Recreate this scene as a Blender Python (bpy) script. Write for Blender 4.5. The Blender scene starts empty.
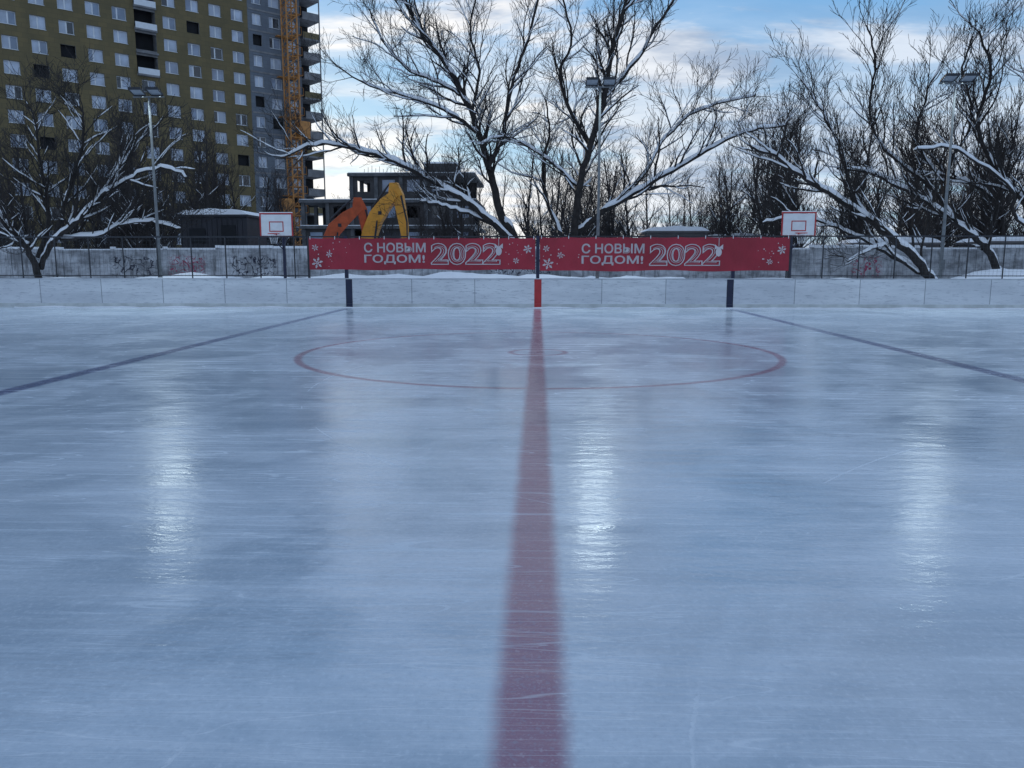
import bpy, math, random
from mathutils import Vector, noise
rad=math.radians
scene=bpy.context.scene
COL=scene.collection

# ------------------------------------------------------------------ helpers
class NT:
    def __init__(s,nt): s.nt=nt
    def n(s,t,**kw):
        nd=s.nt.nodes.new(t)
        ins=kw.pop('i',{})
        for k,v in kw.items(): setattr(nd,k,v)
        for k,v in ins.items():
            sock=nd.inputs[k]
            if isinstance(v,bpy.types.NodeSocket): s.nt.links.new(v,sock)
            else: sock.default_value=v
        return nd
    def m(s,op,a,b=0.0,c=None,clamp=False):
        i={0:a,1:b}
        if c is not None: i[2]=c
        return s.n('ShaderNodeMath',operation=op,use_clamp=clamp,i=i).outputs[0]
    def mr(s,v,a,b,c=0.0,d=1.0,smooth=True):
        nd=s.n('ShaderNodeMapRange',i={0:v,1:a,2:b,3:c,4:d})
        nd.interpolation_type='SMOOTHSTEP' if smooth else 'LINEAR'
        return nd.outputs[0]
    def mix(s,f,a,b,bt='MIX'):
        nd=s.n('ShaderNodeMix',data_type='RGBA',blend_type=bt)
        for k,v in ((0,f),(6,a),(7,b)):
            if isinstance(v,bpy.types.NodeSocket): s.nt.links.new(v,nd.inputs[k])
            else:
                nd.inputs[k].default_value = v if k==0 else (tuple(v)+(1,))[:4]
        return nd.outputs[2]
    def noise(s,vec,scale,detail=4,rough=.5,dist=0):
        return s.n('ShaderNodeTexNoise',i={'Vector':vec,'Scale':scale,'Detail':detail,'Roughness':rough,'Distortion':dist}).outputs[0]
    def mapv(s,vec,sc=(1,1,1),rot=(0,0,0),loc=(0,0,0)):
        return s.n('ShaderNodeMapping',i={0:vec,1:loc,2:rot,3:sc}).outputs[0]

def newmat(name):
    m=bpy.data.materials.new(name); m.use_nodes=True
    return m,NT(m.node_tree),m.node_tree.nodes['Principled BSDF']
def L(t,a,b): t.nt.links.new(a,b)

def simple(name,col,rough=.7,var=.25,scale=3.0,metal=0,bump=0.0,spec=.5,col2=None,detail=3):
    m,t,p=newmat(name)
    co=t.n('ShaderNodeTexCoord').outputs['Object']
    f=t.mr(t.noise(co,scale,detail,.6),.3,.7)
    c2=col2 or tuple(c*(1-var) for c in col)
    c=t.mix(f,c2,col)
    L(t,c,p.inputs['Base Color'])
    p.inputs['Roughness'].default_value=rough
    p.inputs['Metallic'].default_value=metal
    p.inputs['Specular IOR Level'].default_value=spec
    if bump:
        b=t.n('ShaderNodeBump',i={'Strength':bump,'Distance':.05,'Height':t.noise(co,scale*6,3,.6)})
        L(t,b.outputs[0],p.inputs['Normal'])
    return m

class MB:
    def __init__(s): s.v=[];s.f=[];s.m=[]
    def quad(s,a,b,c,d,mi=0):
        k=len(s.v); s.v+= [tuple(a),tuple(b),tuple(c),tuple(d)]; s.f.append((k,k+1,k+2,k+3)); s.m.append(mi)
    def box(s,x0,x1,y0,y1,z0,z1,mi=0,T=None):
        k=len(s.v)
        P=[(x0,y0,z0),(x1,y0,z0),(x1,y1,z0),(x0,y1,z0),(x0,y0,z1),(x1,y0,z1),(x1,y1,z1),(x0,y1,z1)]
        if T: P=[tuple(T(Vector(p))) for p in P]
        s.v+=P
        for f in ((0,3,2,1),(4,5,6,7),(0,1,5,4),(1,2,6,5),(2,3,7,6),(3,0,4,7)):
            s.f.append(tuple(k+i for i in f)); s.m.append(mi)
    def prism(s,poly,y0,y1,mi=0,T=None):
        n=len(poly);k=len(s.v)
        P=[(x,y0,z) for x,z in poly]+[(x,y1,z) for x,z in poly]
        if T: P=[tuple(T(Vector(p))) for p in P]
        s.v+=P
        s.f.append(tuple(k+i for i in range(n))); s.m.append(mi)
        s.f.append(tuple(k+n+i for i in reversed(range(n)))); s.m.append(mi)
        for i in range(n):
            j=(i+1)%n
            s.f.append((k+i,k+n+i,k+n+j,k+j)); s.m.append(mi)
    def tube(s,pts,rs,sides=6,mi=0,cap=False):
        k0=len(s.v);n=len(pts)
        for i,p in enumerate(pts):
            d=(pts[min(i+1,n-1)]-pts[max(i-1,0)])
            if d.length<1e-6: d=Vector((0,0,1))
            d.normalize()
            ref=Vector((0,1,0)) if abs(d.y)<.85 else Vector((1,0,0))
            a=d.cross(ref).normalized(); b=d.cross(a)
            r=rs[i]
            for j in range(sides):
                t=2*math.pi*j/sides
                q=p+a*(r*math.cos(t))+b*(r*math.sin(t))
                s.v.append((q.x,q.y,q.z))
        for i in range(n-1):
            for j in range(sides):
                jj=(j+1)%sides
                s.f.append((k0+i*sides+j,k0+i*sides+jj,k0+(i+1)*sides+jj,k0+(i+1)*sides+j)); s.m.append(mi)
        if cap:
            s.f.append(tuple(k0+j for j in range(sides))); s.m.append(mi)
            s.f.append(tuple(k0+(n-1)*sides+j for j in reversed(range(sides)))); s.m.append(mi)
    def obj(s,name,mats,parent=None,smooth=False,bevel=0):
        me=bpy.data.meshes.new(name); me.from_pydata(s.v,[],s.f)
        for m in mats: me.materials.append(m)
        me.polygons.foreach_set('material_index',s.m)
        if smooth: me.polygons.foreach_set('use_smooth',[True]*len(s.f))
        me.update()
        o=bpy.data.objects.new(name,me); COL.objects.link(o)
        if parent: o.parent=parent
        if bevel:
            b=o.modifiers.new('bev','BEVEL'); b.width=bevel; b.segments=2; b.limit_method='ANGLE'
        return o
def empty(name,loc=(0,0,0)):
    o=bpy.data.objects.new(name,None); o.location=loc; COL.objects.link(o); return o
def V(x,y,z): return Vector((x,y,z))
def flatmat(name,col,rough=.9):
    m,t,p=newmat(name); p.inputs['Base Color'].default_value=(*col,1); p.inputs['Roughness'].default_value=rough; return m

# ------------------------------------------------------------------ materials
M_bark=simple('bark',(.034,.028,.026),.9,.5,4,detail=2)
M_twig=flatmat('twig_bark',(.038,.031,.029))
M_snow=simple('snow',(.84,.85,.87),.75,.06,2,detail=2)
M_steel=simple('galvanised_steel',(.17,.185,.20),.5,.3,5,metal=.3)
M_navy=simple('navy_paint',(.012,.016,.05),.5,.3,4)
M_dark=simple('dark_paint',(.03,.032,.04),.6,.3,4)
M_red=simple('red_paint',(.50,.03,.035),.45,.2,4)
M_white=simple('white_paint',(.78,.79,.80),.5,.1,4)
M_conc=simple('raw_concrete',(.12,.12,.125),.9,.5,.8)
M_concl=simple('cast_concrete',(.22,.22,.225),.9,.4,.8)
M_black=simple('deep_interior',(.012,.013,.016),.9,.3,1)

# ------------------------------------------------------------------ camera
cam=bpy.data.cameras.new('camera'); cam.lens=28.125; cam.sensor_width=36; cam.clip_end=5000; cam.clip_start=.05
co=bpy.data.objects.new('camera',cam); COL.objects.link(co)
co.location=(0,0,1.8); co.rotation_euler=(rad(90-8.67),0,rad(1.86))
scene.camera=co

# ------------------------------------------------------------------ world
SUN_AZ=-21.0; SUN_EL=7.0
w=bpy.data.worlds.new('World'); scene.world=w; w.use_nodes=True
t=NT(w.node_tree); bg=w.node_tree.nodes['Background']
sky=t.n('ShaderNodeTexSky',sky_type='NISHITA',sun_disc=False,sun_elevation=rad(SUN_EL),sun_rotation=rad(SUN_AZ),altitude=150,air_density=1.0,dust_density=1.0,ozone_density=2.0)
dirv=t.n('ShaderNodeTexCoord').outputs['Generated']
sx=t.n('ShaderNodeSeparateXYZ',i={0:dirv})
zz=t.m('ADD',t.m('MAXIMUM',sx.outputs[2],0.0),.16)
px_=t.m('DIVIDE',sx.outputs[0],zz); py_=t.m('DIVIDE',sx.outputs[1],zz)
cv=t.n('ShaderNodeCombineXYZ',i={0:px_,1:py_,2:0.0}).outputs[0]
cv1=t.mapv(cv,(.8,1.5,1),(0,0,rad(18)),(3.1,1.7,0))
n1=t.noise(cv1,1.15,7,.58,.4)
cover=t.mr(n1,.43,.59)
low=t.mr(sx.outputs[2],.08,.34,1,0)
cover=t.m('MAXIMUM',cover,t.m('MULTIPLY',low,t.mr(n1,.32,.49)))
n2=t.noise(t.mapv(cv1,loc=(7,3,0)),2.3,5,.62)
sd=V(math.sin(rad(SUN_AZ))*math.cos(rad(SUN_EL)),math.cos(rad(SUN_AZ))*math.cos(rad(SUN_EL)),math.sin(rad(SUN_EL)))
dp=t.n('ShaderNodeVectorMath',operation='DOT_PRODUCT',i={0:dirv,1:tuple(sd)}).outputs['Value']
near=t.mr(dp,.78,.975)
ccol=t.mix(t.mr(n2,.38,.62),(3.3,4.2,5.7),(6.8,7.5,8.5))
ccol=t.mix(t.m('MULTIPLY',near,t.mr(n2,.26,.52)),ccol,(9.9,9.6,9.3))
base=t.mix(1.0,sky.outputs[0],(.72,.95,1.18),'MULTIPLY')
blue=t.mix(t.mr(sx.outputs[2],0,.36),(4.6,6.8,8.6),(1.6,4.0,7.4))
base=t.mix(.82,base,blue)
fin=t.mix(t.m('MULTIPLY',cover,.92),base,ccol)
# overhead, out of view: even grey-blue added to light the ice
fin=t.mix(t.m('MULTIPLY',t.mr(sx.outputs[2],.36,.62),.65),fin,(4.1,5.3,7.3))
fin=t.mix(1.0,fin,t.mix(t.mr(dp,-.3,.85),(1.0,1.0,1.02),(1,1,1)),'MULTIPLY')
L(t,fin,bg.inputs[0]); bg.inputs[1].default_value=.112
sl=bpy.data.lights.new('sun','SUN'); sl.energy=2.0; sl.angle=rad(.5); sl.color=(1,.86,.7)
so=bpy.data.objects.new('sun',sl); COL.objects.link(so); so.rotation_euler=(-sd).to_track_quat('-Z','Y').to_euler(); so.location=(-30,80,60)

# ------------------------------------------------------------------ ice
YB=31.6; YN=.5; HL=30.0; RC=8.0; YC=(YB+YN)/2
def rrect(off,seg=14):
    pts=[];hx=HL+off; y0=YN-off; y1=YB+off; r=RC+off
    for cx,cy,a0 in ((hx-r,y1-r,0),(-hx+r,y1-r,90),(-hx+r,y0+r,180),(hx-r,y0+r,270)):
        for i in range(seg+1):
            a=rad(a0+90*i/seg); pts.append((cx+r*math.cos(a),cy+r*math.sin(a)))
    return pts
m_ice,t,p=newmat('ice')
oc=t.n('ShaderNodeTexCoord').outputs['Object']
s=t.n('ShaderNodeSeparateXYZ',i={0:oc}); X,Y=s.outputs[0],s.outputs[1]
wob=t.m('SUBTRACT',t.noise(oc,3.0,3,.6),.5)
fg=t.noise(oc,30,2,.75)
grain=t.m('SUBTRACT',fg,.5)
Xw=t.m('ADD',X,t.m('ADD',t.m('MULTIPLY',wob,.035),t.m('MULTIPLY',grain,.035)))
aX=t.m('ABSOLUTE',t.m('ADD',Xw,.022))
red=t.mr(aX,.09,.195,1,0)
bl=t.mr(t.m('ABSOLUTE',t.m('SUBTRACT',t.m('ABSOLUTE',Xw),7.47)),.09,.21,1,0)
rr=t.m('SQRT',t.m('ADD',t.m('MULTIPLY',Xw,Xw),t.m('POWER',t.m('SUBTRACT',Y,YC),2.0)))
ring=t.mr(t.m('ABSOLUTE',t.m('SUBTRACT',rr,4.68)),.03,.115,1,0)
dot=t.mr(t.m('ABSOLUTE',t.m('SUBTRACT',rr,.55)),.02,.10,1,0)
redm=t.m('MAXIMUM',red,t.m('MULTIPLY',t.m('MAXIMUM',ring,t.m('MULTIPLY',dot,.9)),.9))
st1=t.noise(t.mapv(oc,(.10,1.5,1),(0,0,rad(1.5))),1.5,5,.62,.3)
st2=t.noise(t.mapv(oc,(.5,7,1),(0,0,rad(-2))),1.3,4,.7,.2)
fr=t.noise(oc,.45,5,.65,.5)
frost=t.m('ADD',t.m('MULTIPLY',t.mr(st1,.35,.68),.45),t.m('MULTIPLY',t.mr(fr,.38,.62),.7),clamp=True)
col=t.mix(frost,(.34,.41,.485),(.53,.59,.66))
col=t.mix(t.m('MULTIPLY',t.mr(st2,.50,.70),.26),col,(.68,.735,.80))
fade=t.m('ADD',.60,t.m('ADD',t.m('MULTIPLY',t.m('SUBTRACT',fr,.5),.6),t.m('MULTIPLY',grain,.4)),clamp=True)
col=t.mix(t.m('MULTIPLY',redm,t.m('ADD',fade,.13,clamp=True)),col,(.225,.035,.08))
col=t.mix(t.m('MULTIPLY',bl,t.m('ADD',fade,.20,clamp=True)),col,(.025,.042,.16))
scr=None
for k,(ang,sc) in enumerate(((8,3.0),(-16,2.4),(33,2.0),(75,1.6))):
    vv=t.mapv(oc,(.12,sc,1),(0,0,rad(ang)),(k*3.3,k*1.7,0))
    q=t.noise(vv,2.0,1,.5,.35)
    ln=t.mr(t.m('ABSOLUTE',t.m('SUBTRACT',q,.5)),.0,.0055,1,0)
    scr=ln if scr is None else t.m('MAXIMUM',scr,ln)
scr=t.m('MULTIPLY',scr,t.mr(fr,.40,.54))
arcs=None
for cx,cy,R in ((-1.6,13.0,9.55),(-6.5,-2.5,7.4),(4.0,12.0,7.3),(9.0,1.0,8.6),(-3.2,3.0,1.9),(0.5,-6,10.5)):
    d2=t.m('SQRT',t.m('ADD',t.m('POWER',t.m('SUBTRACT',Xw,cx),2.0),t.m('POWER',t.m('SUBTRACT',Y,cy),2.0)))
    ln=t.mr(t.m('ABSOLUTE',t.m('SUBTRACT',d2,R)),.002,.013,1,0)
    arcs=ln if arcs is None else t.m('MAXIMUM',arcs,ln)
arcs=t.m('MULTIPLY',arcs,t.mr(fr,.46,.56))
scr=t.m('MAXIMUM',scr,arcs)
col=t.mix(t.m('MULTIPLY',scr,.34),col,(.74,.79,.84))
col=t.mix(t.m('MULTIPLY',t.mr(fg,.5,.78),.28),col,(.72,.775,.84))
col=t.mix(t.m('MULTIPLY',t.mr(fg,.5,.25),.24),col,(.25,.31,.39))
edge=t.mr(Y,YB-.9,YB-.05)
col=t.mix(t.m('MULTIPLY',edge,t.mr(st1,.35,.6)),col,(.72,.77,.83))
L(t,col,p.inputs['Base Color'])
p.inputs['IOR'].default_value=1.38
ro=t.m('ADD',.125,t.m('MULTIPLY',t.mr(fr,.35,.65),.11))
ro=t.m('ADD',ro,t.m('MULTIPLY',t.mr(st2,.5,.7),.13))
ro=t.m('ADD',ro,t.m('MULTIPLY',scr,.2))
L(t,ro,p.inputs['Roughness'])
hgt=t.m('ADD',t.noise(t.mapv(oc,(1.0,3.0,1)),1.6,4,.6),t.m('MULTIPLY',t.noise(oc,14,3,.65),.16))
hgt=t.m('ADD',hgt,t.m('MULTIPLY',fg,.05))
b=t.n('ShaderNodeBump',i={'Strength':.36,'Distance':.021,'Height':hgt})
L(t,b.outputs[0],p.inputs['Normal'])
me=bpy.data.meshes.new('ice_rink'); pp=rrect(0)
me.from_pydata([(x,y,0) for x,y in pp],[],[tuple(range(len(pp)))]); me.materials.append(m_ice)
COL.objects.link(bpy.data.objects.new('ice_rink',me))

# ------------------------------------------------------------------ snow ground
g=MB(); g.quad((-1500,-1500,-.05),(1500,-1500,-.05),(1500,2500,-.05),(-1500,2500,-.05))
M_ground=simple('ground_snow',(.72,.75,.80),.85,.15,.3)
g.obj('snow_ground',[M_ground])
g=MB(); nx,ny=240,60
for j in range(ny+1):
    for i in range(nx+1):
        x=-60+120*i/nx; y=32.3+12*j/ny
        e=min(1,(y-32.3)/2.2,(44.3-y)/.5)
        h=.62+.5*noise.noise(V(x*.15,y*.3,0))+.25*noise.noise(V(x*.6,y*.7,3))+.07*noise.noise(V(x*3,y*3,1))
        h+=.40*math.exp(-((y-36.5)/1.6)**2)
        h+=.6*math.exp(-((x-22.5)/3.2)**2-((y-39)/2.5)**2)+.30*math.exp(-((x+5)/9)**2-((y-38)/2)**2)
        g.v.append((x,y,-.06+max(0,h)*max(0,e)))
for j in range(ny):
    for i in range(nx):
        a=j*(nx+1)+i; g.f.append((a,a+1,a+nx+2,a+nx+1)); g.m.append(0)
g.obj('snow_bank',[M_snow],smooth=True)

# ------------------------------------------------------------------ boards
m_board,t,p=newmat('rink_board_plastic')
oc=t.n('ShaderNodeTexCoord').outputs['Object']
s=t.n('ShaderNodeSeparateXYZ',i={0:oc})
c=t.mix(t.mr(t.noise(t.mapv(oc,(.3,.3,2)),1.2,5,.6),.3,.7),(.58,.59,.61),(.76,.77,.78))
c=t.mix(t.m('MULTIPLY',t.mr(t.noise(t.mapv(oc,(1,1,6)),3,4,.7),.52,.68),.6),c,(.28,.30,.34))
c=t.mix(t.m('MULTIPLY',t.mr(s.outputs[2],.0,.35,1,0),t.mr(t.noise(oc,1.5,4,.7),.35,.6)),c,(.85,.86,.88))
pid=t.n('ShaderNodeTexWhiteNoise',noise_dimensions='1D',i={'W':t.m('FLOOR',t.m('DIVIDE',s.outputs[0],2.49))}).outputs[0]
c=t.mix(t.m('MULTIPLY',pid,.36),c,(.44,.47,.52))
L(t,c,p.inputs['Base Color']); p.inputs['Roughness'].default_value=.45
HB=1.13
root=empty('rink_boards')
def ribbon(off0,off1,z0,z1,name,mat,par):
    a=rrect(off0);b2=rrect(off1);n=len(a);k=MB()
    for i in range(n):
        j=(i+1)%n
        k.quad((*a[i],z0),(*a[i],z1),(*a[j],z1),(*a[j],z0))
        k.quad((*a[i],z1),(*b2[i],z1),(*b2[j],z1),(*a[j],z1))
        k.quad((*b2[i],z1),(*b2[i],z0),(*b2[j],z0),(*b2[j],z1))
        k.quad((*a[i],z0),(*a[j],z0),(*b2[j],z0),(*b2[i],z0))
    return k.obj(name,[mat],par)
ribbon(0,.08,-.02,HB,'board_panels',m_board,root)
M_trim=simple('board_cap',(.50,.52,.56),.5,.25,2)
ribbon(-.015,.12,HB+.002,HB+.035,'cap_rail',M_trim,root)
M_kick=simple('kick_plate',(.62,.64,.62),.5,.25,2)
ribbon(-.012,-.002,.0,.17,'kick_strip',M_kick,root)
k=MB()
x=-7.47-2.49*5
M_seam=simple('panel_seam',(.26,.27,.30),.8,.3,5)
while x<22:
    if min(abs(x),abs(abs(x)-7.47))>.3: k.box(x-.01,x+.01,YB-.004,YB-.001,.18,HB,0)
    x+=2.49
k.box(-.15,.13,YB-.007,YB-.001,.172,HB-.001,1)
for sx_ in (-7.47,7.47): k.box(sx_-.13,sx_+.13,YB-.007,YB-.001,.172,HB-.001,2)
k.box(-.15,.13,YB-.018,YB-.0125,.0,.17,1)
for sx_ in (-7.47,7.47): k.box(sx_-.13,sx_+.13,YB-.018,YB-.0125,.0,.17,2)
k.obj('line_marks_and_seams',[M_seam,M_red,M_navy],root)
k=MB(); pts=[];rs=[]
for i in range(260):
    x=-21+42*i/259
    pts.append(V(x,YB-.05,.0)); rs.append(.02+.05*max(0,.5+noise.noise(V(x*.8,0,0)))+.02*noise.noise(V(x*4,2,0)))
k.tube(pts,rs,8)
k.obj('snow_at_board_foot',[M_snow],root,smooth=True)
k=MB(); pts=[];rs=[]
for i in range(500):
    x=-22+44*i/499; r=.05*(noise.noise(V(x*.5,5,0))+.12)+.012*noise.noise(V(x*5,1,0))
    pts.append(V(x,YB+.05,HB+.03)); rs.append(max(.001,r))
k.tube(pts,rs,6); k.obj('snow_on_cap',[M_snow],root,smooth=True)

# ------------------------------------------------------------------ fence behind boards with netting
root=empty('rink_fence')
k=MB(); ZF=2.78; YF=YB+.22
for i in range(-17,18):
    x=i*1.38
    if abs(x)<9.0: continue
    k.tube([V(x,YF,0),V(x,YF,ZF)],[.028,.028],6,0,True)
for x in (-7.6,-.02,7.6):
    k.box(x-.065,x+.065,YF-.05,YF+.07,0,ZF+.03,2)
for x in (-9.1,9.75): k.box(x-.04,x+.04,YF-.03,YF+.05,0,ZF,0)
k.box(-24,24,YF+.03,YF+.08,ZF-.02,ZF+.035,0)
k.box(-24,-9.1,YF+.03,YF+.06,HB+.12,HB+.15,0)
k.box(9.8,24,YF+.03,YF+.06,HB+.12,HB+.15,0)
k.obj('posts_and_rails',[M_dark,M_steel,M_navy],root)
k=MB()
M_net=flatmat('net_cord',(.06,.07,.08))
for a,b2 in ((-24,-9.15),(9.8,24)):
    x=a
    while x<b2:
        k.box(x-.0018,x+.0018,YF+.032,YF+.036,HB+.1,ZF,0); x+=.15
    z=HB+.16
    while z<ZF:
        k.box(a,b2,YF+.037,YF+.041,z-.0018,z+.0018,0); z+=.15
k.obj('netting',[M_net],root)

# ------------------------------------------------------------------ banners
m_ban,t,p=newmat('banner_vinyl')
oc=t.n('ShaderNodeTexCoord').outputs['Object']
c=t.mix(t.mr(t.noise(oc,.9,4),.3,.7),(.28,.012,.026),(.37,.018,.038))
L(t,c,p.inputs['Base Color']); p.inputs['Roughness'].default_value=.55
b=t.n('ShaderNodeBump',i={'Strength':.9,'Distance':.09,'Height':t.noise(t.mapv(oc,(1.6,1,.7)),1.3,3,.5)}); L(t,b.outputs[0],p.inputs['Normal'])
M_print=simple('white_print',(.62,.55,.56),.55,.12,2)
def text_obj(body,x,z,h,width,parent,name,outline=0,fat=0,mat=None,y=0):
    cu=bpy.data.curves.new(name,'FONT'); cu.body=body; cu.size=1; cu.align_x='LEFT'
    if outline: cu.fill_mode='NONE'; cu.bevel_depth=outline; cu.bevel_resolution=0
    cu.offset=fat; cu.resolution_u=4
    ob=bpy.data.objects.new(name+'_tmp',cu); COL.objects.link(ob)
    dg=bpy.context.evaluated_depsgraph_get(); me=bpy.data.meshes.new_from_object(ob.evaluated_get(dg))
    bpy.data.objects.remove(ob)
    xs=[v.co.x for v in me.vertices]; ys=[v.co.y for v in me.vertices]
    x0,x1,y0,y1=min(xs),max(xs),min(ys),max(ys)
    for v in me.vertices:
        q=v.co.copy()
        v.co=(x+(q.x-x0)/(x1-x0)*width, y-q.z*.2, z+(q.y-y0)/(y1-y0)*h)
    me.materials.clear(); me.materials.append(mat or M_print)
    o=bpy.data.objects.new(name,me); COL.objects.link(o); o.parent=parent
def flake(k,cx,cz,r,y,mi=0,wd=.018):
    for a in range(6):
        an=rad(60*a+15); dx,dz=math.cos(an),math.sin(an)
        def bar(ax,az,bx,bz,yy):
            d=V(bx-ax,0,bz-az).normalized(); nn=V(-d.z,0,d.x)*wd/2
            k.quad((ax-nn.x,yy,az-nn.z),(bx-nn.x,yy,bz-nn.z),(bx+nn.x,yy,bz+nn.z),(ax+nn.x,yy,az+nn.z),mi)
        bar(cx+dx*.02,cz+dz*.02,cx+dx*r,cz+dz*r,y-.0007*a)
        for f_ in (.5,.75):
            for sg in (-1,1):
                a2=an+sg*rad(50); q=r*.32*(1.3-f_)
                bar(cx+dx*r*f_,cz+dz*r*f_,cx+dx*r*f_+math.cos(a2)*q,cz+dz*r*f_+math.sin(a2)*q,y-.006-.0007*a-.0003*sg)
def banner(x0,x1,z0,z1,xt,seed):
    e=empty('new_year_banner',(0,0,0)); y=YF-.08
    k=MB(); n=64
    def edge_(x,top):
        u=(x-x0)/(x1-x0); return (z1-.028*abs(math.sin(u*math.pi*9))) if top else (z0+.03*math.sin(u*math.pi*5)*math.sin(u*3))
    for i in range(n):
        a=x0+(x1-x0)*i/n; b2=x0+(x1-x0)*(i+1)/n
        k.quad((a,y,edge_(a,0)),(b2,y,edge_(b2,0)),(b2,y,edge_(b2,1)),(a,y,edge_(a,1)))
        k.quad((b2,y+.004,edge_(b2,0)),(a,y+.004,edge_(a,0)),(a,y+.004,edge_(a,1)),(b2,y+.004,edge_(b2,1)))
    k.obj('vinyl_sheet',[m_ban],e)
    text_obj('С НОВЫМ',xt,z0+.68,.36,2.42,e,'greeting_line_1',fat=.008,y=y-.005)
    text_obj('ГОДОМ!',xt,z0+.22,.36,2.38,e,'greeting_line_2',fat=.008,y=y-.005)
    text_obj('С НОВЫМ',xt-.01,z0+.67,.38,2.44,e,'greeting_line_1_edge',outline=.022,y=y-.012)
    text_obj('ГОДОМ!',xt-.01,z0+.21,.38,2.40,e,'greeting_line_2_edge',outline=.022,y=y-.012)
    text_obj('2022',xt+2.62,z0+.18,.86,2.75,e,'year_outline',outline=.018,fat=.03,y=y-.012)
    text_obj('2022',xt+2.76,z0+.29,.64,2.47,e,'year_inner',outline=.010,fat=-.02,mat=M_print,y=y-.012)
    k=MB(); rng=random.Random(seed)
    flake(k,x0+.32,z0+.27,.22,y-.004,wd=.03); flake(k,x0+.80,z0+.60,.13,y-.004); flake(k,x0+.25,z0+.86,.13,y-.004)
    flake(k,x1-.3,z0+.80,.17,y-.004,wd=.03); flake(k,x1-.75,z0+.35,.12,y-.004)
    for i in range(26):
        side=rng.random()<.5
        cx=(x0+rng.uniform(.1,1.7)) if side else (x1-rng.uniform(.1,1.2)); cz=z0+rng.uniform(.1,1.1); s_=rng.uniform(.012,.03)
        k.quad((cx-s_,y-.003,cz),(cx,y-.003,cz-s_),(cx+s_,y-.003,cz),(cx,y-.003,cz+s_))
    cx=xt+5.3; cz=z0+.72
    pts=[(cx+.12*math.cos(a*.5236),cz+.17*math.sin(a*.5236)) for a in range(12)]
    k.prism(pts,y-.022,y-.015,0)
    k.box(cx-.01,cx+.01,y-.02,y-.015,cz+.17,z1-.04,0)
    k.prism([(cx,cz+.17),(cx-.16,cz+.30),(cx-.16,cz+.10)],y-.03,y-.023,0); k.prism([(cx,cz+.17),(cx+.16,cz+.10),(cx+.16,cz+.30)],y-.03,y-.023,0)
    n=9
    for i in range(n+1):
        xx=x0+.06+(x1-x0-.12)*i/n
        k.box(xx-.012,xx+.012,y-.012,y-.002,z1-.06,z1+.06,1)
    k.obj('print_and_ties',[M_print,M_white],e)
banner(-9.05,-.12,1.50,2.74,-6.85,1)
banner(.06,9.72,1.46,2.76,1.70,2)

# ------------------------------------------------------------------ basketball hoops
def hoop(X,Yh):
    e=empty('basketball_hoop',(X,Yh,0)); k=MB()
    W,H,z0=1.38,.98,2.82
    k.box(-W/2+.06,W/2-.06,0,.03,z0+.06,z0+H-.06,0)
    for a,b2,c,d in ((-W/2,W/2,z0,z0+.05),(-W/2,W/2,z0+H-.05,z0+H),(-W/2,-W/2+.05,z0+.05,z0+H-.05),(W/2-.05,W/2,z0+.05,z0+H-.05)):
        k.box(a,b2,-.01,.035,c,d,1)
    for a,b2,c,d in ((-.3,.3,z0+.22,z0+.26),(-.3,.3,z0+.6,z0+.64),(-.3,-.26,z0+.26,z0+.6),(.26,.3,z0+.26,z0+.6)):
        k.box(a,b2,-.004,-.001,c,d,1)
    k.obj('backboard',[M_white,M_red],e)
    k=MB(); ring=[V(.23*math.cos(a*math.pi/10),-.38+.23*math.sin(a*math.pi/10),z0+.13) for a in range(21)]
    k.tube(ring,[.014]*21,6); k.box(-.05,.05,-.15,-.012,z0+.09,z0+.15)
    for i in range(12):
        a=i*math.pi/6
        k.tube([V(.22*math.cos(a),-.38+.22*math.sin(a),z0+.12),V(.14*math.cos(a+.3),-.38+.14*math.sin(a+.3),z0-.1),V(.12*math.cos(a),-.38+.12*math.sin(a),z0-.28)],[.006]*3,3,1)
    k.obj('rim_and_net',[M_red,M_white],e)
    k=MB(); k.tube([V(0,.9,0),V(0,.9,2.9),V(0,.75,3.2),V(0,.04,3.3)],[.07,.07,.06,.05],8,0,True)
    k.tube([V(0,.9,2.3),V(-.45,.04,3.0)],[.025]*2,6); k.tube([V(0,.9,2.3),V(.45,.04,3.0)],[.025]*2,6)
    k.obj('post',[M_navy],e)
    k=MB(); k.box(-W/2,W/2,-.01,.05,z0+H+.001,z0+H+.035); k.obj('snow_cap',[M_snow],e,bevel=.012)
hoop(-10.85,33.4); hoop(10.55,33.4)

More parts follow.
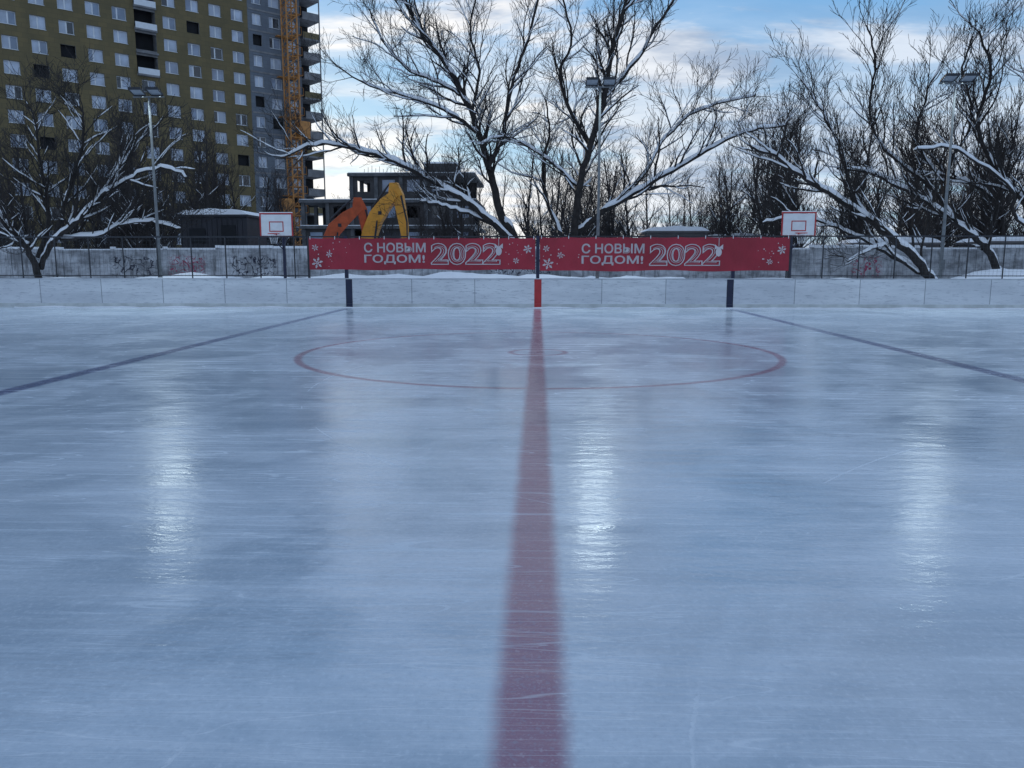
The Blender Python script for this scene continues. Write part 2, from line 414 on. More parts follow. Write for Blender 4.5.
# ------------------------------------------------------------------ floodlights (optics aimed down at the rink)
M_lens=simple('lamp_lens',(.26,.29,.33),.3,.1,2)
def lamp(X,Yl,zt,wide,watt):
    e=empty('floodlight_pole',(X,Yl,0)); k=MB()
    k.tube([V(0,0,0),V(0,0,zt*.5),V(0,0,zt)],[.08,.06,.04],10,0,True)
    k.box(-.16,.16,-.16,.16,0,.03,0)
    k.tube([V(-wide,-.02,zt-.02),V(wide,-.02,zt-.02)],[.03,.03],6,0,True)
    k.box(-.09,.09,-.14,-.065,1.5,1.9,0)
    k.obj('pole',[M_steel],e)
    for sgn in (-1,1):
        k=MB(); cx=sgn*wide*.55; w2=wide*.40
        y0,y1=-.50,.0; z=zt+.02; tl=rad(18)
        T=lambda v: V(v.x, v.y*math.cos(tl)-(v.z-z)*math.sin(tl), z+ (-v.y)*math.sin(tl)+(v.z-z)*math.cos(tl))
        k.box(cx-w2,cx+w2,y0,y1,z+.05,z+.09,0,T)
        for q in ((cx-w2,cx-w2+.02,y0,y1),(cx+w2-.02,cx+w2,y0,y1),(cx-w2+.02,cx+w2-.02,y0,y0+.02),(cx-w2+.02,cx+w2-.02,y1-.02,y1)):
            k.box(q[0],q[1],q[2],q[3],z+.0,z+.05,0,T)
        for i in range(6):
            xx=cx-w2+.05+i*(2*w2-.1)/5; k.box(xx-.006,xx+.006,y0+.04,y1-.04,z+.091,z+.14,0,T)
        k.box(cx-w2+.03,cx+w2-.03,y0+.03,y1-.03,z+.03,z+.045,1,T)
        k.obj('lamp_head',[M_dark,M_lens],e)
        la=bpy.data.lights.new('lamp_light','AREA'); la.shape='RECTANGLE'; la.size=2*w2-.08; la.size_y=.40
        la.energy=watt; la.color=(.80,.96,1.0); la.spread=rad(114)
        lo=bpy.data.objects.new('lamp_light',la); COL.objects.link(lo); lo.parent=e
        aim=V(-X*.9,-Yl*1.0,0).normalized()*math.sin(rad(22))+V(0,0,-math.cos(rad(22)))
        lo.location=(cx,-.30,zt+.08); lo.rotation_euler=aim.to_track_quat('-Z','Y').to_euler()
lamp(-15.85,33.4,8.45,.64,85); lamp(2.45,33.6,8.75,.62,80); lamp(16.35,33.4,8.75,.66,75)

# ------------------------------------------------------------------ concrete panel wall
m_wall,t,p=newmat('whitewashed_wall')
oc=t.n('ShaderNodeTexCoord').outputs['Object']; s=t.n('ShaderNodeSeparateXYZ',i={0:oc})
c=t.mix(t.mr(t.noise(t.mapv(oc,(.6,1,1.2)),1.0,5,.7),.34,.66),(.20,.205,.215),(.54,.55,.57))
c=t.mix(t.m('MULTIPLY',t.mr(t.noise(t.mapv(oc,(4,1,.5)),1.5,4,.7),.50,.66),.7),c,(.13,.13,.135))
def band(x0,x1): return t.m('MULTIPLY',t.mr(s.outputs[0],x0,x0+.4),t.mr(s.outputs[0],x1-.4,x1,1,0))
gz=t.m('MULTIPLY',t.mr(s.outputs[2],.9,1.1),t.mr(s.outputs[2],2.0,2.25,1,0))
gl=t.mr(t.m('ABSOLUTE',t.m('SUBTRACT',t.noise(oc,2.2,1,.4,1.6),.5)),.018,.048,1,0)
c=t.mix(t.m('MULTIPLY',t.m('MULTIPLY',gl,gz),t.m('MAXIMUM',t.m('MAXIMUM',band(-24.3,-21.4),band(-17.5,-14.5)),band(-3,1))),c,(.025,.025,.045))
gl2=t.mr(t.m('ABSOLUTE',t.m('SUBTRACT',t.noise(t.mapv(oc,loc=(5,5,5)),2.6,1,.4,1.8),.5)),.02,.05,1,0)
c=t.mix(t.m('MULTIPLY',t.m('MULTIPLY',gl2,gz),t.m('MAXIMUM',band(-21.0,-18.6),band(17,19))),c,(.33,.05,.10))
L(t,c,p.inputs['Base Color']); p.inputs['Roughness'].default_value=.9
k=MB(); YW=45.0; x=-75.0; r_=random.Random(5)
while x<75:
    dz=r_.uniform(-.06,.05); T=2.52+dz
    k.box(x+.11,x+2.89,YW,YW+.12,0,T,0)
    for zz_ in (.35,1.05,1.75):
        for j in range(3):
            a=x+.22+j*.88
            k.prism([(a,zz_+.05),(a+.4,zz_-.02),(a+.8,zz_+.05),(a+.8,zz_+.5),(a+.4,zz_+.57),(a,zz_+.5)],YW-.03,YW-.002,0)
    k.box(x-.11,x+.108,YW-.04,YW+.16,0,T+.03,0)
    k.box(x+.112,x+2.888,YW-.01,YW+.13,T+.002,T+.12+dz*.9,1)
    k.box(x-.12,x+.105,YW-.05,YW+.17,T+.032,T+.17,1)
    x+=3.0
k.obj('concrete_wall',[m_wall,M_snow])

# ------------------------------------------------------------------ site cabin, garages
def shed(name,x0,x1,y0,y1,z1,mat):
    e=empty(name); k=MB()
    k.box(x0,x1,y0,y1,0,z1,0)
    n=int((x1-x0)/.3)
    for i in range(n+1):
        xx=x0+(x1-x0)*i/n; k.box(xx-.03,xx+.03,y0-.04,y0-.002,.1,z1-.15,0)
    k.box(x0+.5,x0+1.5,y0-.06,y0-.045,z1-1.6,z1-.7,1); k.box(x1-1.6,x1-.7,y0-.06,y0-.045,.2,z1-.5,1)
    k.box(x0-.15,x1+.15,y0-.2,y1+.2,z1+.002,z1+.12,0); k.obj('cabin_body',[mat,M_black],e)
    k=MB(); nn=14; poly=[(x0-.14,z1+.125)]
    for i in range(nn+1):
        u=i/nn; poly.append((x0-.1+(x1-x0+.2)*u,z1+.16+.32*math.sin(math.pi*u)**.4+.03*math.sin(u*17)))
    poly.append((x1+.14,z1+.125))
    k.prism(poly,y0-.18,y1+.18); k.obj('roof_snow',[M_snow],e)
M_shed=simple('dark_shed_paint',(.026,.026,.034),.6,.4,1)
shed('site_cabin',-22.0,-17.9,49.5,53,4.55,M_shed)
M_gar=simple('garage_grey',(.13,.12,.12),.7,.3,1)
shed('garage',8.3,12.8,62,67,4.0,M_gar)
shed('garage',13.5,19.5,66,71,3.6,M_gar)
shed('garage',20.5,25.5,52.5,56,2.9,M_gar)
shed('garage',29.0,35.0,53,57,3.0,M_gar)

# ------------------------------------------------------------------ high-rise
def glassmat(name,col,rough):
    m,t,p=newmat(name); oc=t.n('ShaderNodeTexCoord').outputs['Object']
    c=t.mix(t.mr(t.noise(oc,.5,2),.35,.65),tuple(v*.7 for v in col),col); L(t,c,p.inputs['Base Color'])
    p.inputs['Roughness'].default_value=rough; p.inputs['Specular IOR Level'].default_value=.8; return m
G1=glassmat('window_film_sky_tint',(.44,.50,.60),.25); G2=glassmat('window_glass',(.22,.27,.36),.1); G3=glassmat('window_dark',(.03,.035,.045),.15)  # pale blue pane colours have the reflected sky painted in, over film and glass
def insul(name,c1,c2,c3):
    m,t,p=newmat(name); oc=t.n('ShaderNodeTexCoord').outputs['Object']
    br=t.n('ShaderNodeTexBrick',i={'Vector':t.mapv(oc,(1,1,1),(rad(90),0,0)),'Color1':(*c1,1),'Color2':(*c2,1),'Mortar':(*c3,1),'Scale':1.0,'Mortar Size':.018,'Brick Width':1.2,'Row Height':.6})
    c=t.mix(t.m('MULTIPLY',t.mr(t.noise(t.mapv(oc,(.3,.3,.15)),1,4,.6),.35,.65),.45),br.outputs[0],c3)
    L(t,c,p.inputs['Base Color']); p.inputs['Roughness'].default_value=.95; return m
M_ins=insul('mineral_wool_cladding',(.165,.125,.058),(.132,.105,.052),(.09,.075,.04))
M_gr=insul('grey_cladding',(.15,.17,.195),(.125,.145,.17),(.08,.09,.11))
A=V(-84.6,86.7,0); D=V(.722,.692,0).normalized(); N=V(D.y,-D.x,0)
ang=math.atan2(D.y,D.x)
bld=empty('apartment_tower'); bld.location=A; bld.rotation_euler=(0,0,ang)
rg=random.Random(11)
FH=3.0; NF=20
LEN=59.7; BAY=3.32; nb=int(LEN/BAY); LEN=nb*BAY
walls=MB(); wins=MB(); bal=MB()
def bay(x0,x1,z0,z1,ww,wh,mi,sill=.85,empty_p=.08,off=0):
    cx=(x0+x1)/2+off; a=cx-ww/2; b2=cx+ww/2; c=z0+sill; d=c+wh
    for q in ((x0,a,z0,z1),(b2,x1,z0,z1),(a,b2,z0,c),(a,b2,d,z1)):
        walls.quad((q[0],0,q[2]),(q[1],0,q[2]),(q[1],0,q[3]),(q[0],0,q[3]),mi)
    dp=.28
    walls.quad((a,0,c),(b2,0,c),(b2,dp,c),(a,dp,c),3); walls.quad((a,0,d),(a,dp,d),(b2,dp,d),(b2,0,d),3)
    walls.quad((a,0,c),(a,dp,c),(a,dp,d),(a,0,d),3); walls.quad((b2,0,c),(b2,0,d),(b2,dp,d),(b2,dp,c),3)
    u=rg.random()
    if u<empty_p:
        wins.quad((a,dp+.3,c),(b2,dp+.3,c),(b2,dp+.3,d),(a,dp+.3,d),3); return
    fw=.09; y=dp-.06
    gm=0 if u<.74 else (1 if u<.93 else 2)
    split=a+ww*(.5 if rg.random()<.6 else .36)
    for p0,p1 in ((a,split),(split,b2)):
        g2=gm if rg.random()<.7 else rg.choice((0,1,1,2))
        wins.quad((p0+fw,y+.03,c+fw),(p1-fw,y+.03,c+fw),(p1-fw,y+.03,d-fw),(p0+fw,y+.03,d-fw),g2)
        wins.box(p0,p0+fw,y,y+.05,c,d,4); wins.box(p1-fw,p1-.002,y,y+.05,c,d,4)
        wins.box(p0+fw,p1-fw,y,y+.05,c,c+fw,4); wins.box(p0+fw,p1-fw,y,y+.05,d-fw,d,4)
    wins.box(a-.03,b2+.03,-.06,.0,c-.05,c-.003,4)
for i in range(nb):
    x0=i*BAY; x1=x0+BAY
    log = (i==12)
    for f in range(NF):
        z0=f*FH+.5; z1=z0+FH
        if log and f>=9:
            a,b2=x0+.25,x1-.25
            walls.quad((x0,0,z0),(a,0,z0),(a,0,z1),(x0,0,z1),0); walls.quad((b2,0,z0),(x1,0,z0),(x1,0,z1),(b2,0,z1),0)
            walls.quad((a,0,z1-.35),(b2,0,z1-.35),(b2,0,z1),(a,0,z1),3); walls.quad((a,-.0,z0),(b2,-.0,z0),(b2,-.0,z0+.45),(a,-.0,z0+.45),3)
            walls.quad((a,1.4,z0),(b2,1.4,z0),(b2,1.4,z1),(a,1.4,z1),4)
            walls.quad((a,0,z0+.01),(b2,0,z0+.01),(b2,1.4,z0+.01),(a,1.4,z0+.01),3)
            walls.quad((a,0,z0),(a,1.4,z0),(a,1.4,z1),(a,0,z1),3); walls.quad((b2,0,z0),(b2,0,z1),(b2,1.4,z1),(b2,1.4,z0),3)
            bal.box(a-.05,b2+.05,-.5,-.003,z0-.08,z0+.14,0)
            if rg.random()<.7: bal.box(a-.02,b2+.02,-.48,-.42,z0+.14,z0+.95,1)
        else:
            bay(x0,x1,z0,z1,1.8,1.6,0,empty_p=.05)
walls.quad((0,0,0),(LEN,0,0),(LEN,0,.5),(0,0,.5),3)
x0=LEN
GL=8.6
for i in range(3):
    for f in range(NF):
        bay(x0+i*GL/3,x0+(i+1)*GL/3,f*FH+.5,f*FH+3.5,1.45 if i!=1 else 1.8,1.6,1,empty_p=.12)
for f in range(NF+1):
    z=f*FH+.5
    bal.box(LEN+.1,LEN+GL,-.06,-.002,z-.12,z+.12,0)
    if f<NF:
        bal.box(LEN+GL,LEN+GL+3.0,-.9,3.2,z-.1,z+.14,0)
        bal.box(LEN+GL+2.85,LEN+GL+3.0,-.9,-.75,z+.14,z+2.9,0)
        bal.box(LEN+GL+.02,LEN+GL+2.8,-.88,-.80,z+.14,z+1.05,0 if f%3 else 2)
        bal.box(LEN+GL+.02,LEN+GL+2.9,2.9,3.0,z+.14,z+2.9,3)
H=NF*FH+.5; E=LEN+GL; W=17
walls.quad((E,0,0),(E,W,0),(E,W,H),(E,0,H),1); walls.quad((0,W,0),(0,0,0),(0,0,H),(0,W,H),0)
walls.quad((E,W,0),(0,W,0),(0,W,H),(E,W,H),0); walls.quad((0,0,H),(E,0,H),(E,W,H),(0,W,H),3)
walls.quad((LEN,0,0),(E,0,0),(E,0,.5),(LEN,0,.5),3)
walls.obj('walls',[M_ins,M_gr,M_gr,M_concl,M_black],bld)
M_frame=simple('window_frame_pvc',(.62,.65,.68),.5,.1,2)
wins.obj('windows',[G1,G2,G3,M_black,M_frame],bld)
bal.obj('balconies_and_slabs',[M_concl,M_frame,M_ins,M_black],bld)

M_or=simple('hoist_paint',(.46,.20,.05),.6,.3,2)
e=empty('construction_hoist'); e.location=A+D*(LEN+5.8)+N*1.9; e.rotation_euler=(0,0,ang)
k=MB(); h=1.7
for a,b2 in ((-h/2,-h/2),(h/2,-h/2),(h/2,h/2),(-h/2,h/2)):
    k.tube([V(a,b2,0),V(a,b2,62)],[.13,.13],4)
z=0
while z<61:
    for (a,b2),(c,d) in (((-1,-1),(1,-1)),((1,-1),(1,1)),((1,1),(-1,1)),((-1,1),(-1,-1))):
        k.tube([V(a*h/2,b2*h/2,z),V(c*h/2,d*h/2,z)],[.075,.075],4)
        k.tube([V(a*h/2,b2*h/2,z),V(c*h/2,d*h/2,z+1.5)],[.065,.065],4)
    if int(z/1.5)%4==0:
        k.box(-.06,.06,h/2,1.9,z-.06,z+.06); k.box(-1.5,1.5,h/2+.1,1.85,z+.1,z+.22)
    z+=1.5
k.obj('lattice_mast',[M_or],e)
k=MB(); k.box(1.0,2.5,-.8,.9,21,23.6,0); k.box(-2.5,-1.0,-.8,.9,9,11.6,0)
for z in range(0,60,3):
    k.box(.95,1.95,-.2,1.7,z+.55,z+.62,0); k.tube([V(1.0,-.2,z+.6),V(1.0,-.2,z+1.7)],[.03]*2,4); k.tube([V(1.9,-.2,z+.6),V(1.9,-.2,z+1.7)],[.03]*2,4); k.tube([V(1.0,-.2,z+1.7),V(1.9,-.2,z+1.7)],[.03]*2,4)
k.obj('cages_and_landings',[M_or],e)

# ------------------------------------------------------------------ multi-storey block under construction
e=empty('unfinished_block'); k=MB(); rg=random.Random(4)
bx0,bx1,by0,by1=-29.0,-7.4,98,114
M_infill=simple('block_infill',(.065,.06,.06),.9,.4,.6)
FB=3.1
for f,(xa,xb) in enumerate(((bx0,bx1),(bx0,bx1),(bx0,bx1),(bx0+6,bx1-.2))):
    z=FB*(f+1)-.4; zb=z-FB+.35
    k.box(xa,xb,by0,by1,z,z+.35,0); k.box(xa+.1,xb-.1,by0+.05,by1,z+.352,z+.43,1)
    x=xa+.4
    while x<xb-.5:
        for y in (by0+.3,by0+6,by0+12): k.box(x-.22,x+.22,y,y+.45,zb+.03,z-.001,0)
        nxx=min(x+3.0,xb-.3)
        if rg.random()<.88:
            a,b2=x+.225,nxx-.225
            k.box(a,b2,by0+.45,by0+.6,zb+.09,zb+.95,3); k.box(a,b2,by0+.45,by0+.6,zb+2.35,z-.002,3)
            k.box(a,a+.5,by0+.45,by0+.6,zb+.952,zb+2.348,3); k.box(b2-.5,b2,by0+.45,by0+.6,zb+.952,zb+2.348,3)
            if rg.random()<.8: k.box(a+.5,b2-.5,by0+.52,by0+.54,zb+.952,zb+2.348,4 if rg.random()<.6 else 5)
        x+=3.0
    k.box(xa+.5,xb-.5,by0+9,by0+9.2,zb+.09,z-.001,2)
z=FB*4-.04
for i in range(26):
    x=bx0+8+i*.46; k.tube([V(x,by0+.5,z),V(x+.03,by0+.5,z+.5+.5*((i*7)%5)/5)],[.03,.03],3)
k.box(bx0+15,bx0+19,by0+2,by0+8,z+.08,z+1.3,3); k.box(bx0+15,bx0+19,by0+2,by0+8,z+1.31,z+1.5,1)
k.obj('slabs_columns_and_infill',[M_conc,M_snow,M_black,M_infill,G2,G3],e)

# ------------------------------------------------------------------ excavators
M_exo=simple('excavator_yellow',(.80,.34,.03),.5,.25,2); M_exr=simple('excavator_red',(.60,.10,.025),.5,.3,2)
def excavator(x,y,yaw,mat,lift,reach,sc=1.0):
    e=empty('excavator',(x,y,0)); e.rotation_euler=(0,0,yaw); e.scale=(sc,sc,sc)
    k=MB()
    for s_ in (-1,1):
        poly=[(-1.8,.15),(-1.5,0),(1.5,0),(1.8,.15),(2.0,.5),(1.7,.85),(-1.7,.85),(-2,.5)]
        k.prism(poly,s_*1.1-.25,s_*1.1+.25,1)
    k.box(-1.0,1.0,-.8,.8,.5,1.0,1)
    k.prism([(-2.3,1.05),(1.4,1.05),(1.4,1.9),(-1.2,2.2),(-2.3,2.0)],-1.25,1.25,0)
    k.prism([(.2,1.91),(1.45,1.91),(1.3,2.95),(.3,3.0)],.3,1.2,0); k.prism([(.35,2.1),(1.3,2.1),(1.2,2.8),(.4,2.85)],.22,.29,2)
    l=lift; q=reach
    k.prism([(.8,1.6),(.65,2.0),(1.0,3.6+l),(1.6,4.9+l),(2.4+q*.5,5.8+l),(3.3+q,6.4+l),(3.65+q,6.0+l),(2.9+q*.5,5.0+l),(2.35,4.1+l),(1.95,3.1+l),(1.4,1.6)],-.28,.28,0)
    sx0=3.35+q
    k.prism([(sx0-.45,6.25+l),(sx0-.35,6.9+l),(sx0+.2,6.9+l),(sx0+.6,6.1+l),(sx0+.9,3.9+l),(sx0+.85,2.9+l),(sx0+.5,2.9+l),(sx0+.25,4.2+l),(sx0-.1,5.8+l)],-.2,.2,0)
    k.prism([(sx0+.4,2.9+l),(sx0+.9,2.95+l),(sx0+1.2,2.4+l),(sx0+1.0,1.7+l),(sx0+.3,1.4+l),(sx0-.2,1.8+l),(sx0+.4,2.15+l)],-.5,.5,1)
    for yy in (-.4,.4): k.tube([V(1.7,yy,1.5),V(1.95,yy,2.8+l*.5),V(2.2,yy,4.3+l)],[.10,.10,.05],8,1,True)
    k.tube([V(1.75,0,5.25+l),V(2.5+q*.5,0,6.25+l),V(sx0-.4,0,6.85+l)],[.10,.09,.05],8,1,True)
    k.tube([V(sx0+.5,-.22,6.0+l),V(sx0+.9,-.22,4.2+l),V(sx0+.9,-.22,3.0+l)],[.07,.06,.04],8,1,True)
    k.box(2.25,2.5,-.30,-.285,4.7+l,4.95+l,1)
    k.obj('body_and_arm',[mat,M_dark,G3,M_snow],e,bevel=.03)
excavator(-17.2,60,rad(20),M_exr,-.30,.5)
excavator(-14.3,61.5,rad(-10),M_exo,.30,.1,1.06)

# ------------------------------------------------------------------ trees
def rv(r): return Vector((r.uniform(-1,1),r.uniform(-1,1),r.uniform(-1,1)))
def snowline(mb,pts,rs,r,amt,thick=1.0):
    run=[];rr=[]
    def flush():
        if len(run)>1:
            m=[q*r.uniform(.8,1.15) for q in rr]; m[0]*=.3; m[-1]*=.3
            mb.tube([V(q.x,q.y,q.z)for q in run],m,6 if rr[0]>.04 else 4,1)
        run.clear(); rr.clear()
    for i in range(len(pts)):
        d=(pts[min(i+1,len(pts)-1)]-pts[max(i-1,0)]); d.normalize()
        st=abs(d.z)
        if st<.91 and r.random()<amt:
            run.append(pts[i]+V(0,-rs[i]*.14,rs[i]*.58+.020*thick)); rr.append(rs[i]*(1.02-.45*st)+.023*thick*(1-.5*st))
        else: flush()
    flush()
class P: pass
def grow(mb,p,d,length,r0,level,P_,rg):
    n=max(3,min(8,int(length/.35)+2)); step=length/n
    pts=[p.copy()]; rs=[r0]
    for i in range(n):
        d=(d+rv(rg)*P_.wob+V(0,0,P_.up)).normalized(); p=p+d*step
        if p.z<.6: d.z=abs(d.z)
        pts.append(p.copy()); rs.append(max(P_.rmin,r0*(1-.7*(i+1)/n)))
    mb.tube(pts,rs,5 if r0>.05 else 3,0)
    if r0>P_.rsnow: snowline(mb,pts,rs,rg,P_.snow,.9)
    if level<P_.maxl: kids(mb,pts,rs,length,level,P_,rg)
def kids(mb,pts,rs,length,level,P_,rg,t0=.2):
    n=max(2,int(length*P_.dens[level]*rg.uniform(.8,1.2)))
    for k in range(n):
        t=t0+(1-t0)*(k+rg.random())/n; f=t*(len(pts)-1); i=min(int(f),len(pts)-2); u=f-i
        p=pts[i].lerp(pts[i+1],u); r=rs[i]*(1-u)+rs[i+1]*u
        tan=(pts[i+1]-pts[i]).normalized()
        side=rv(rg); side=(side-tan*side.dot(tan)).normalized()
        a=rg.uniform(.45,1.1)
        d=(tan*math.cos(a)+side*math.sin(a)+V(0,0,P_.kup)).normalized()
        base=P_.len[level]*rg.uniform(.45,1.15)*(1-.35*t)
        if level>0: base=min(base,length*.8)
        grow(mb,p,d,base,max(P_.rmin,min(r*.6,P_.rk[level])),level+1,P_,rg)
def catmull(c,n=5):
    out=[]
    for i in range(len(c)-1):
        a=c[max(i-1,0)];b=c[i];d=c[i+1];e=c[min(i+2,len(c)-1)]
        for k in range(n):
            u=k/n
            out.append(.5*((2*b)+(d-a)*u+(2*a-5*b+4*d-e)*u*u+(3*b-3*d+e-a)*u**3))
    out.append(c[-1].copy()); return out
# limbs are described by bearing/elevation survey marks taken at the tree's own distance
def mark(a,b,Yd):
    v=(384-b)/800; th=rad(8.67); h=math.cos(th)+v*math.sin(th); zz=v*math.cos(th)-math.sin(th)
    u=(a-512)/800; ps=rad(1.86)
    dx=-math.sin(ps)*h+u*math.cos(ps); dy=math.cos(ps)*h+u*math.sin(ps)
    return V(dx/dy*Yd,Yd,1.8+zz/dy*Yd)
def tree(name,Yd,limbs,P_,seed):
    rg=random.Random(seed); mb=MB()
    for L_ in limbs:
        c=L_['p']; r0,r1=L_['r']; sp=L_.get('dy',0)
        pts=[]
        for i,(a,b2) in enumerate(c):
            q=mark(a,b2,Yd); q.y+=L_.get('y0',0)+sp*i/(len(c)-1); pts.append(q)
        pts=catmull(pts,5)
        n=len(pts)
        for i in range(1,n-1): pts[i]+=rv(rg)*.06
        rs=[r0+(r1-r0)*(i/(n-1))**.8 for i in range(n)]
        mb.tube(pts,rs,9,0)
        snowline(mb,pts,rs,rg,L_.get('snow',.93),2.4)
        LL=sum((pts[i+1]-pts[i]).length for i in range(n-1))
        kids(mb,pts,rs,LL,0,P_,rg,L_.get('t0',.25))
    return mb.obj(name,[M_bark,M_snow],smooth=True)
Pm=P(); Pm.wob=.22; Pm.up=.05; Pm.kup=.25; Pm.rmin=.009; Pm.rsnow=.028; Pm.snow=.88; Pm.maxl=3
Pm.dens=[1.9,2.5,4.2,0]; Pm.len=[4.0,2.1,1.05]; Pm.rk=[.085,.035,.014]
tree('maple_tree',48,[
 dict(p=[(521,294),(518,262),(514,238),(500,212),(490,175),(478,132),(462,92),(440,55),(415,20),(398,-15)],r=(.34,.09),dy=1.5,t0=.4),
 dict(p=[(516,248),(498,228),(468,203),(430,180),(390,161),(355,151),(325,150),(298,162)],r=(.24,.05),dy=-2.5,t0=.25,snow=.99),
 dict(p=[(488,170),(503,130),(511,82),(528,32),(540,-20)],r=(.16,.06),dy=2,t0=.1),
 dict(p=[(478,132),(450,112),(412,98),(372,88),(336,66)],r=(.12,.03),dy=-1.5,y0=.7,t0=.1),
 dict(p=[(495,225),(462,212),(440,206),(425,204)],r=(.12,.04),dy=-2,t0=.5,snow=.98),
 dict(p=[(462,92),(430,75),(400,60),(375,30),(360,-5)],r=(.10,.04),dy=1.5,y0=1.0,t0=.1),
 dict(p=[(470,110),(478,70),(470,30),(480,-20)],r=(.10,.04),dy=-1,y0=1,t0=.1),
],Pm,3)
tree('maple_tree',48.5,[
 dict(p=[(573,294),(573,262),(574,236),(578,190),(592,140),(604,96),(612,50),(624,10),(630,-25)],r=(.30,.09),dy=-1,t0=.35),
 dict(p=[(575,236),(592,220),(618,203),(650,184),(682,166),(712,148),(742,136),(772,133)],r=(.21,.05),dy=-2.5,t0=.2,snow=.99),
 dict(p=[(590,145),(572,112),(560,72),(572,32),(560,-20)],r=(.14,.05),dy=1.5,t0=.1),
 dict(p=[(604,98),(636,62),(660,22),(690,-18)],r=(.13,.05),dy=-1.5,t0=.1),
 dict(p=[(612,206),(642,178),(662,142),(694,112),(728,98),(765,88)],r=(.12,.04),dy=2.5,y0=-.6,t0=.2,snow=.97),
 dict(p=[(562,236),(548,200),(543,165),(550,125),(545,90)],r=(.13,.04),dy=2,y0=.5,t0=.2),
 dict(p=[(578,190),(560,170),(530,150),(505,140),(480,150)],r=(.10,.03),dy=-2,t0=.1),
],Pm,8)
Pr=P(); Pr.__dict__.update(Pm.__dict__); Pr.kup=.5; Pr.dens=[1.9,2.5,4.2,0]; Pr.len=[4.0,2.0,.95]; Pr.rk=[.07,.03,.013]
tree('leaning_willow_tree',40.5,[
 dict(p=[(940,300),(927,277),(902,250),(870,226),(835,202),(800,182),(766,160),(744,152)],r=(.27,.06),dy=-1.5,t0=.2,snow=.99),
 dict(p=[(926,276),(900,262),(880,246),(862,250),(840,262)],r=(.10,.03),dy=-1,t0=.3,snow=.97),
 dict(p=[(870,226),(850,190),(842,150),(828,110),(808,75)],r=(.10,.03),dy=1.5,y0=-.5,t0=.2),
 dict(p=[(925,272),(890,252),(862,236),(830,222),(800,215),(770,222)],r=(.12,.03),dy=1,y0=.3,t0=.2,snow=.99),
],Pr,21)
tree('leaning_willow_tree',43,[
 dict(p=[(1012,300),(992,262),(978,244),(950,224),(918,204),(885,186),(852,174),(826,172)],r=(.23,.05),dy=-1.5,t0=.2,snow=.99),
 dict(p=[(950,224),(930,190),(885,150),(872,110),(880,60),(874,20)],r=(.11,.04),dy=1.5,y0=-.6,t0=.2),
 dict(p=[(985,250),(1000,205),(975,182),(945,172),(925,140),(935,95),(955,55)],r=(.12,.04),dy=1,y0=.2,t0=.2),
 dict(p=[(940,217),(948,165),(968,120),(958,70),(966,40)],r=(.09,.04),dy=-.7,t0=.1),
],Pr,22)
tree('willow_tree',42,[
 dict(p=[(1060,300),(1050,250),(1030,205),(1000,165),(985,120),(1000,70),(990,25)],r=(.20,.05),dy=1,t0=.25),
 dict(p=[(1050,250),(1062,190),(1050,130),(1030,80),(1040,30)],r=(.16,.05),dy=-1,t0=.2),
 dict(p=[(1045,235),(1010,215),(1005,190),(960,160),(935,150),(900,155)],r=(.10,.04),dy=-1.5,t0=.2,snow=.97),
],Pr,23)
Pl=P(); Pl.__dict__.update(Pm.__dict__); Pl.dens=[3.2,3.2,4.2,0]; Pl.len=[3.0,1.7,.95]; Pl.kup=.2; Pl.rmin=.009
tree('apple_tree',38.5,[
 dict(p=[(41,300),(40,272),(34,250),(18,228),(0,208),(-25,190),(-60,185)],r=(.20,.04),dy=-1.5,t0=.3,snow=.98),
 dict(p=[(41,268),(55,242),(82,220),(108,196),(140,178),(175,170),(196,180)],r=(.15,.03),dy=-1,t0=.2,snow=.98),
 dict(p=[(38,258),(44,215),(32,172),(22,125),(5,95)],r=(.13,.03),dy=1.5,t0=.2),
 dict(p=[(48,250),(68,205),(86,155),(92,120),(88,105)],r=(.12,.03),dy=-1,t0=.2),
 dict(p=[(60,240),(95,235),(125,222),(150,222),(172,228)],r=(.09,.03),dy=1,t0=.2,snow=.98),
 dict(p=[(80,222),(110,175),(130,140),(140,120)],r=(.09,.03),dy=1.2,t0=.1),
 dict(p=[(30,245),(5,240),(-20,225),(-40,230)],r=(.09,.03),dy=2,t0=.1,snow=.97),
],Pl,31)

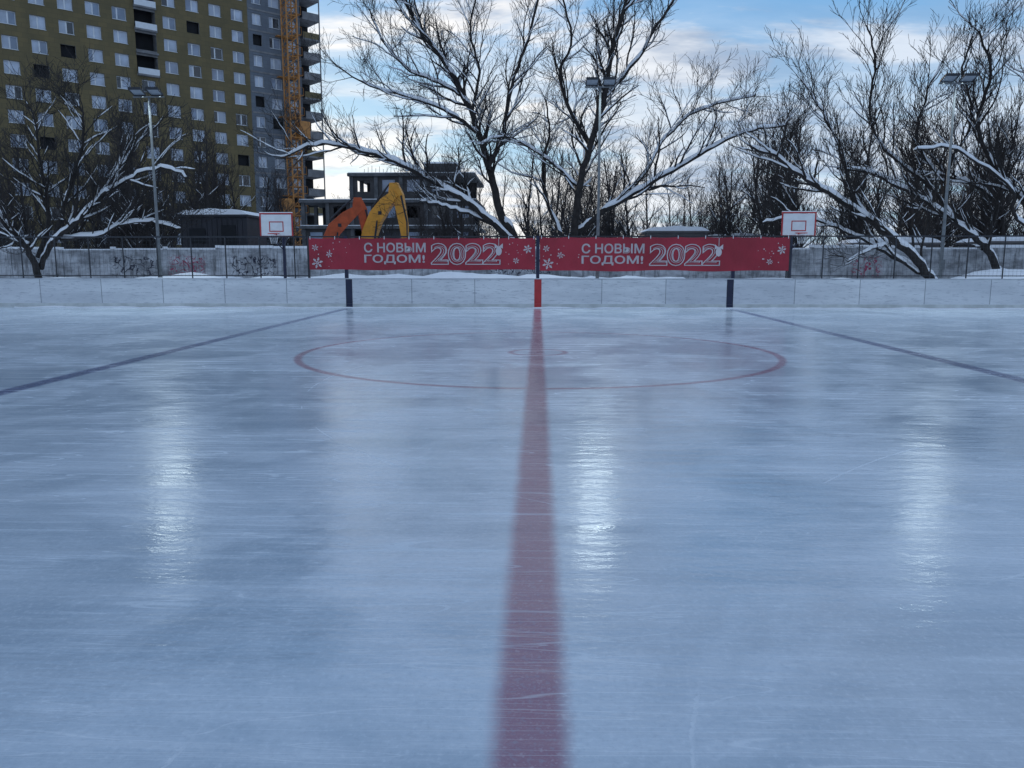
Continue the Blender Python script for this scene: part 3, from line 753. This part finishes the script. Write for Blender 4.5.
Pb=P(); Pb.__dict__.update(Pm.__dict__); Pb.maxl=3; Pb.dens=[2.9,2.2,2.2,0]; Pb.len=[3.8,2.2,1.2]; Pb.rmin=.013; Pb.rsnow=.05; Pb.rk=[.08,.035,.017]; Pb.kup=.35; Pb.snow=.7; Pb.up=.07
protos=[]
for s_ in range(4):
    rg=random.Random(100+s_); mb=MB()
    H_=10+s_*.8; c=[V(0,0,-.1),V(rg.uniform(-.3,.3),0,2.5),V(rg.uniform(-.6,.6),rg.uniform(-.5,.5),5.5),V(rg.uniform(-1,1),rg.uniform(-1,1),H_)]
    pts=catmull(c,6); n=len(pts); rs=[.2-.15*i/(n-1) for i in range(n)]
    mb.tube(pts,rs,7,0); kids(mb,pts,rs,H_,0,Pb,rg,.12)
    if s_%2:
        c=[V(0,0,1.5),V(1.2,.3,4),V(2.0,.2,7),V(2.4,0,9.5)]; pts=catmull(c,5); n=len(pts); rs=[.14-.1*i/(n-1) for i in range(n)]
        mb.tube(pts,rs,6,0); kids(mb,pts,rs,8,0,Pb,rg,.1)
    me=bpy.data.meshes.new('bare_tree'); me.from_pydata(mb.v,[],mb.f); me.materials.append(M_twig); me.materials.append(M_snow); me.polygons.foreach_set('material_index',mb.m); me.update(); protos.append(me)
e=empty('distant_bare_trees'); rg=random.Random(77)
def put(x,y,s_):
    o=bpy.data.objects.new('bare_tree',rg.choice(protos)); COL.objects.link(o); o.parent=e
    o.location=(x,y,0); o.rotation_euler=(0,0,rg.uniform(0,6.28)); o.scale=(s_,s_,s_*rg.uniform(.9,1.1))
for i in range(56):
    y=rg.uniform(58,95); a=rg.uniform(-.12,.75); put(a*y,y,rg.uniform(.7,.95)*(.62+y/190) if a<.28 else rg.uniform(.85,1.15)*(.62+y/170))
for i in range(8): put(rg.uniform(-.27,-.08)*85+rg.uniform(-3,3),rg.uniform(76,92),rg.uniform(.4,.6))
for i in range(20):
    y=rg.uniform(56,80); a=rg.uniform(-.54,-.31); put(a*y,y,rg.uniform(.7,1.05))
for i in range(14):
    y=rg.uniform(52,75); a=rg.uniform(-.85,-.5); put(a*y,y,rg.uniform(.7,1.0))
for i in range(44):
    y=rg.uniform(130,230); a=rg.uniform(-.35,.9); put(a*y,y,rg.uniform(.9,1.5))
scene.view_settings.view_transform='Standard'; scene.view_settings.look='None'
scene.view_settings.exposure=0
print('verts',sum(len(o.data.vertices) for o in bpy.data.objects if o.type=='MESH'))
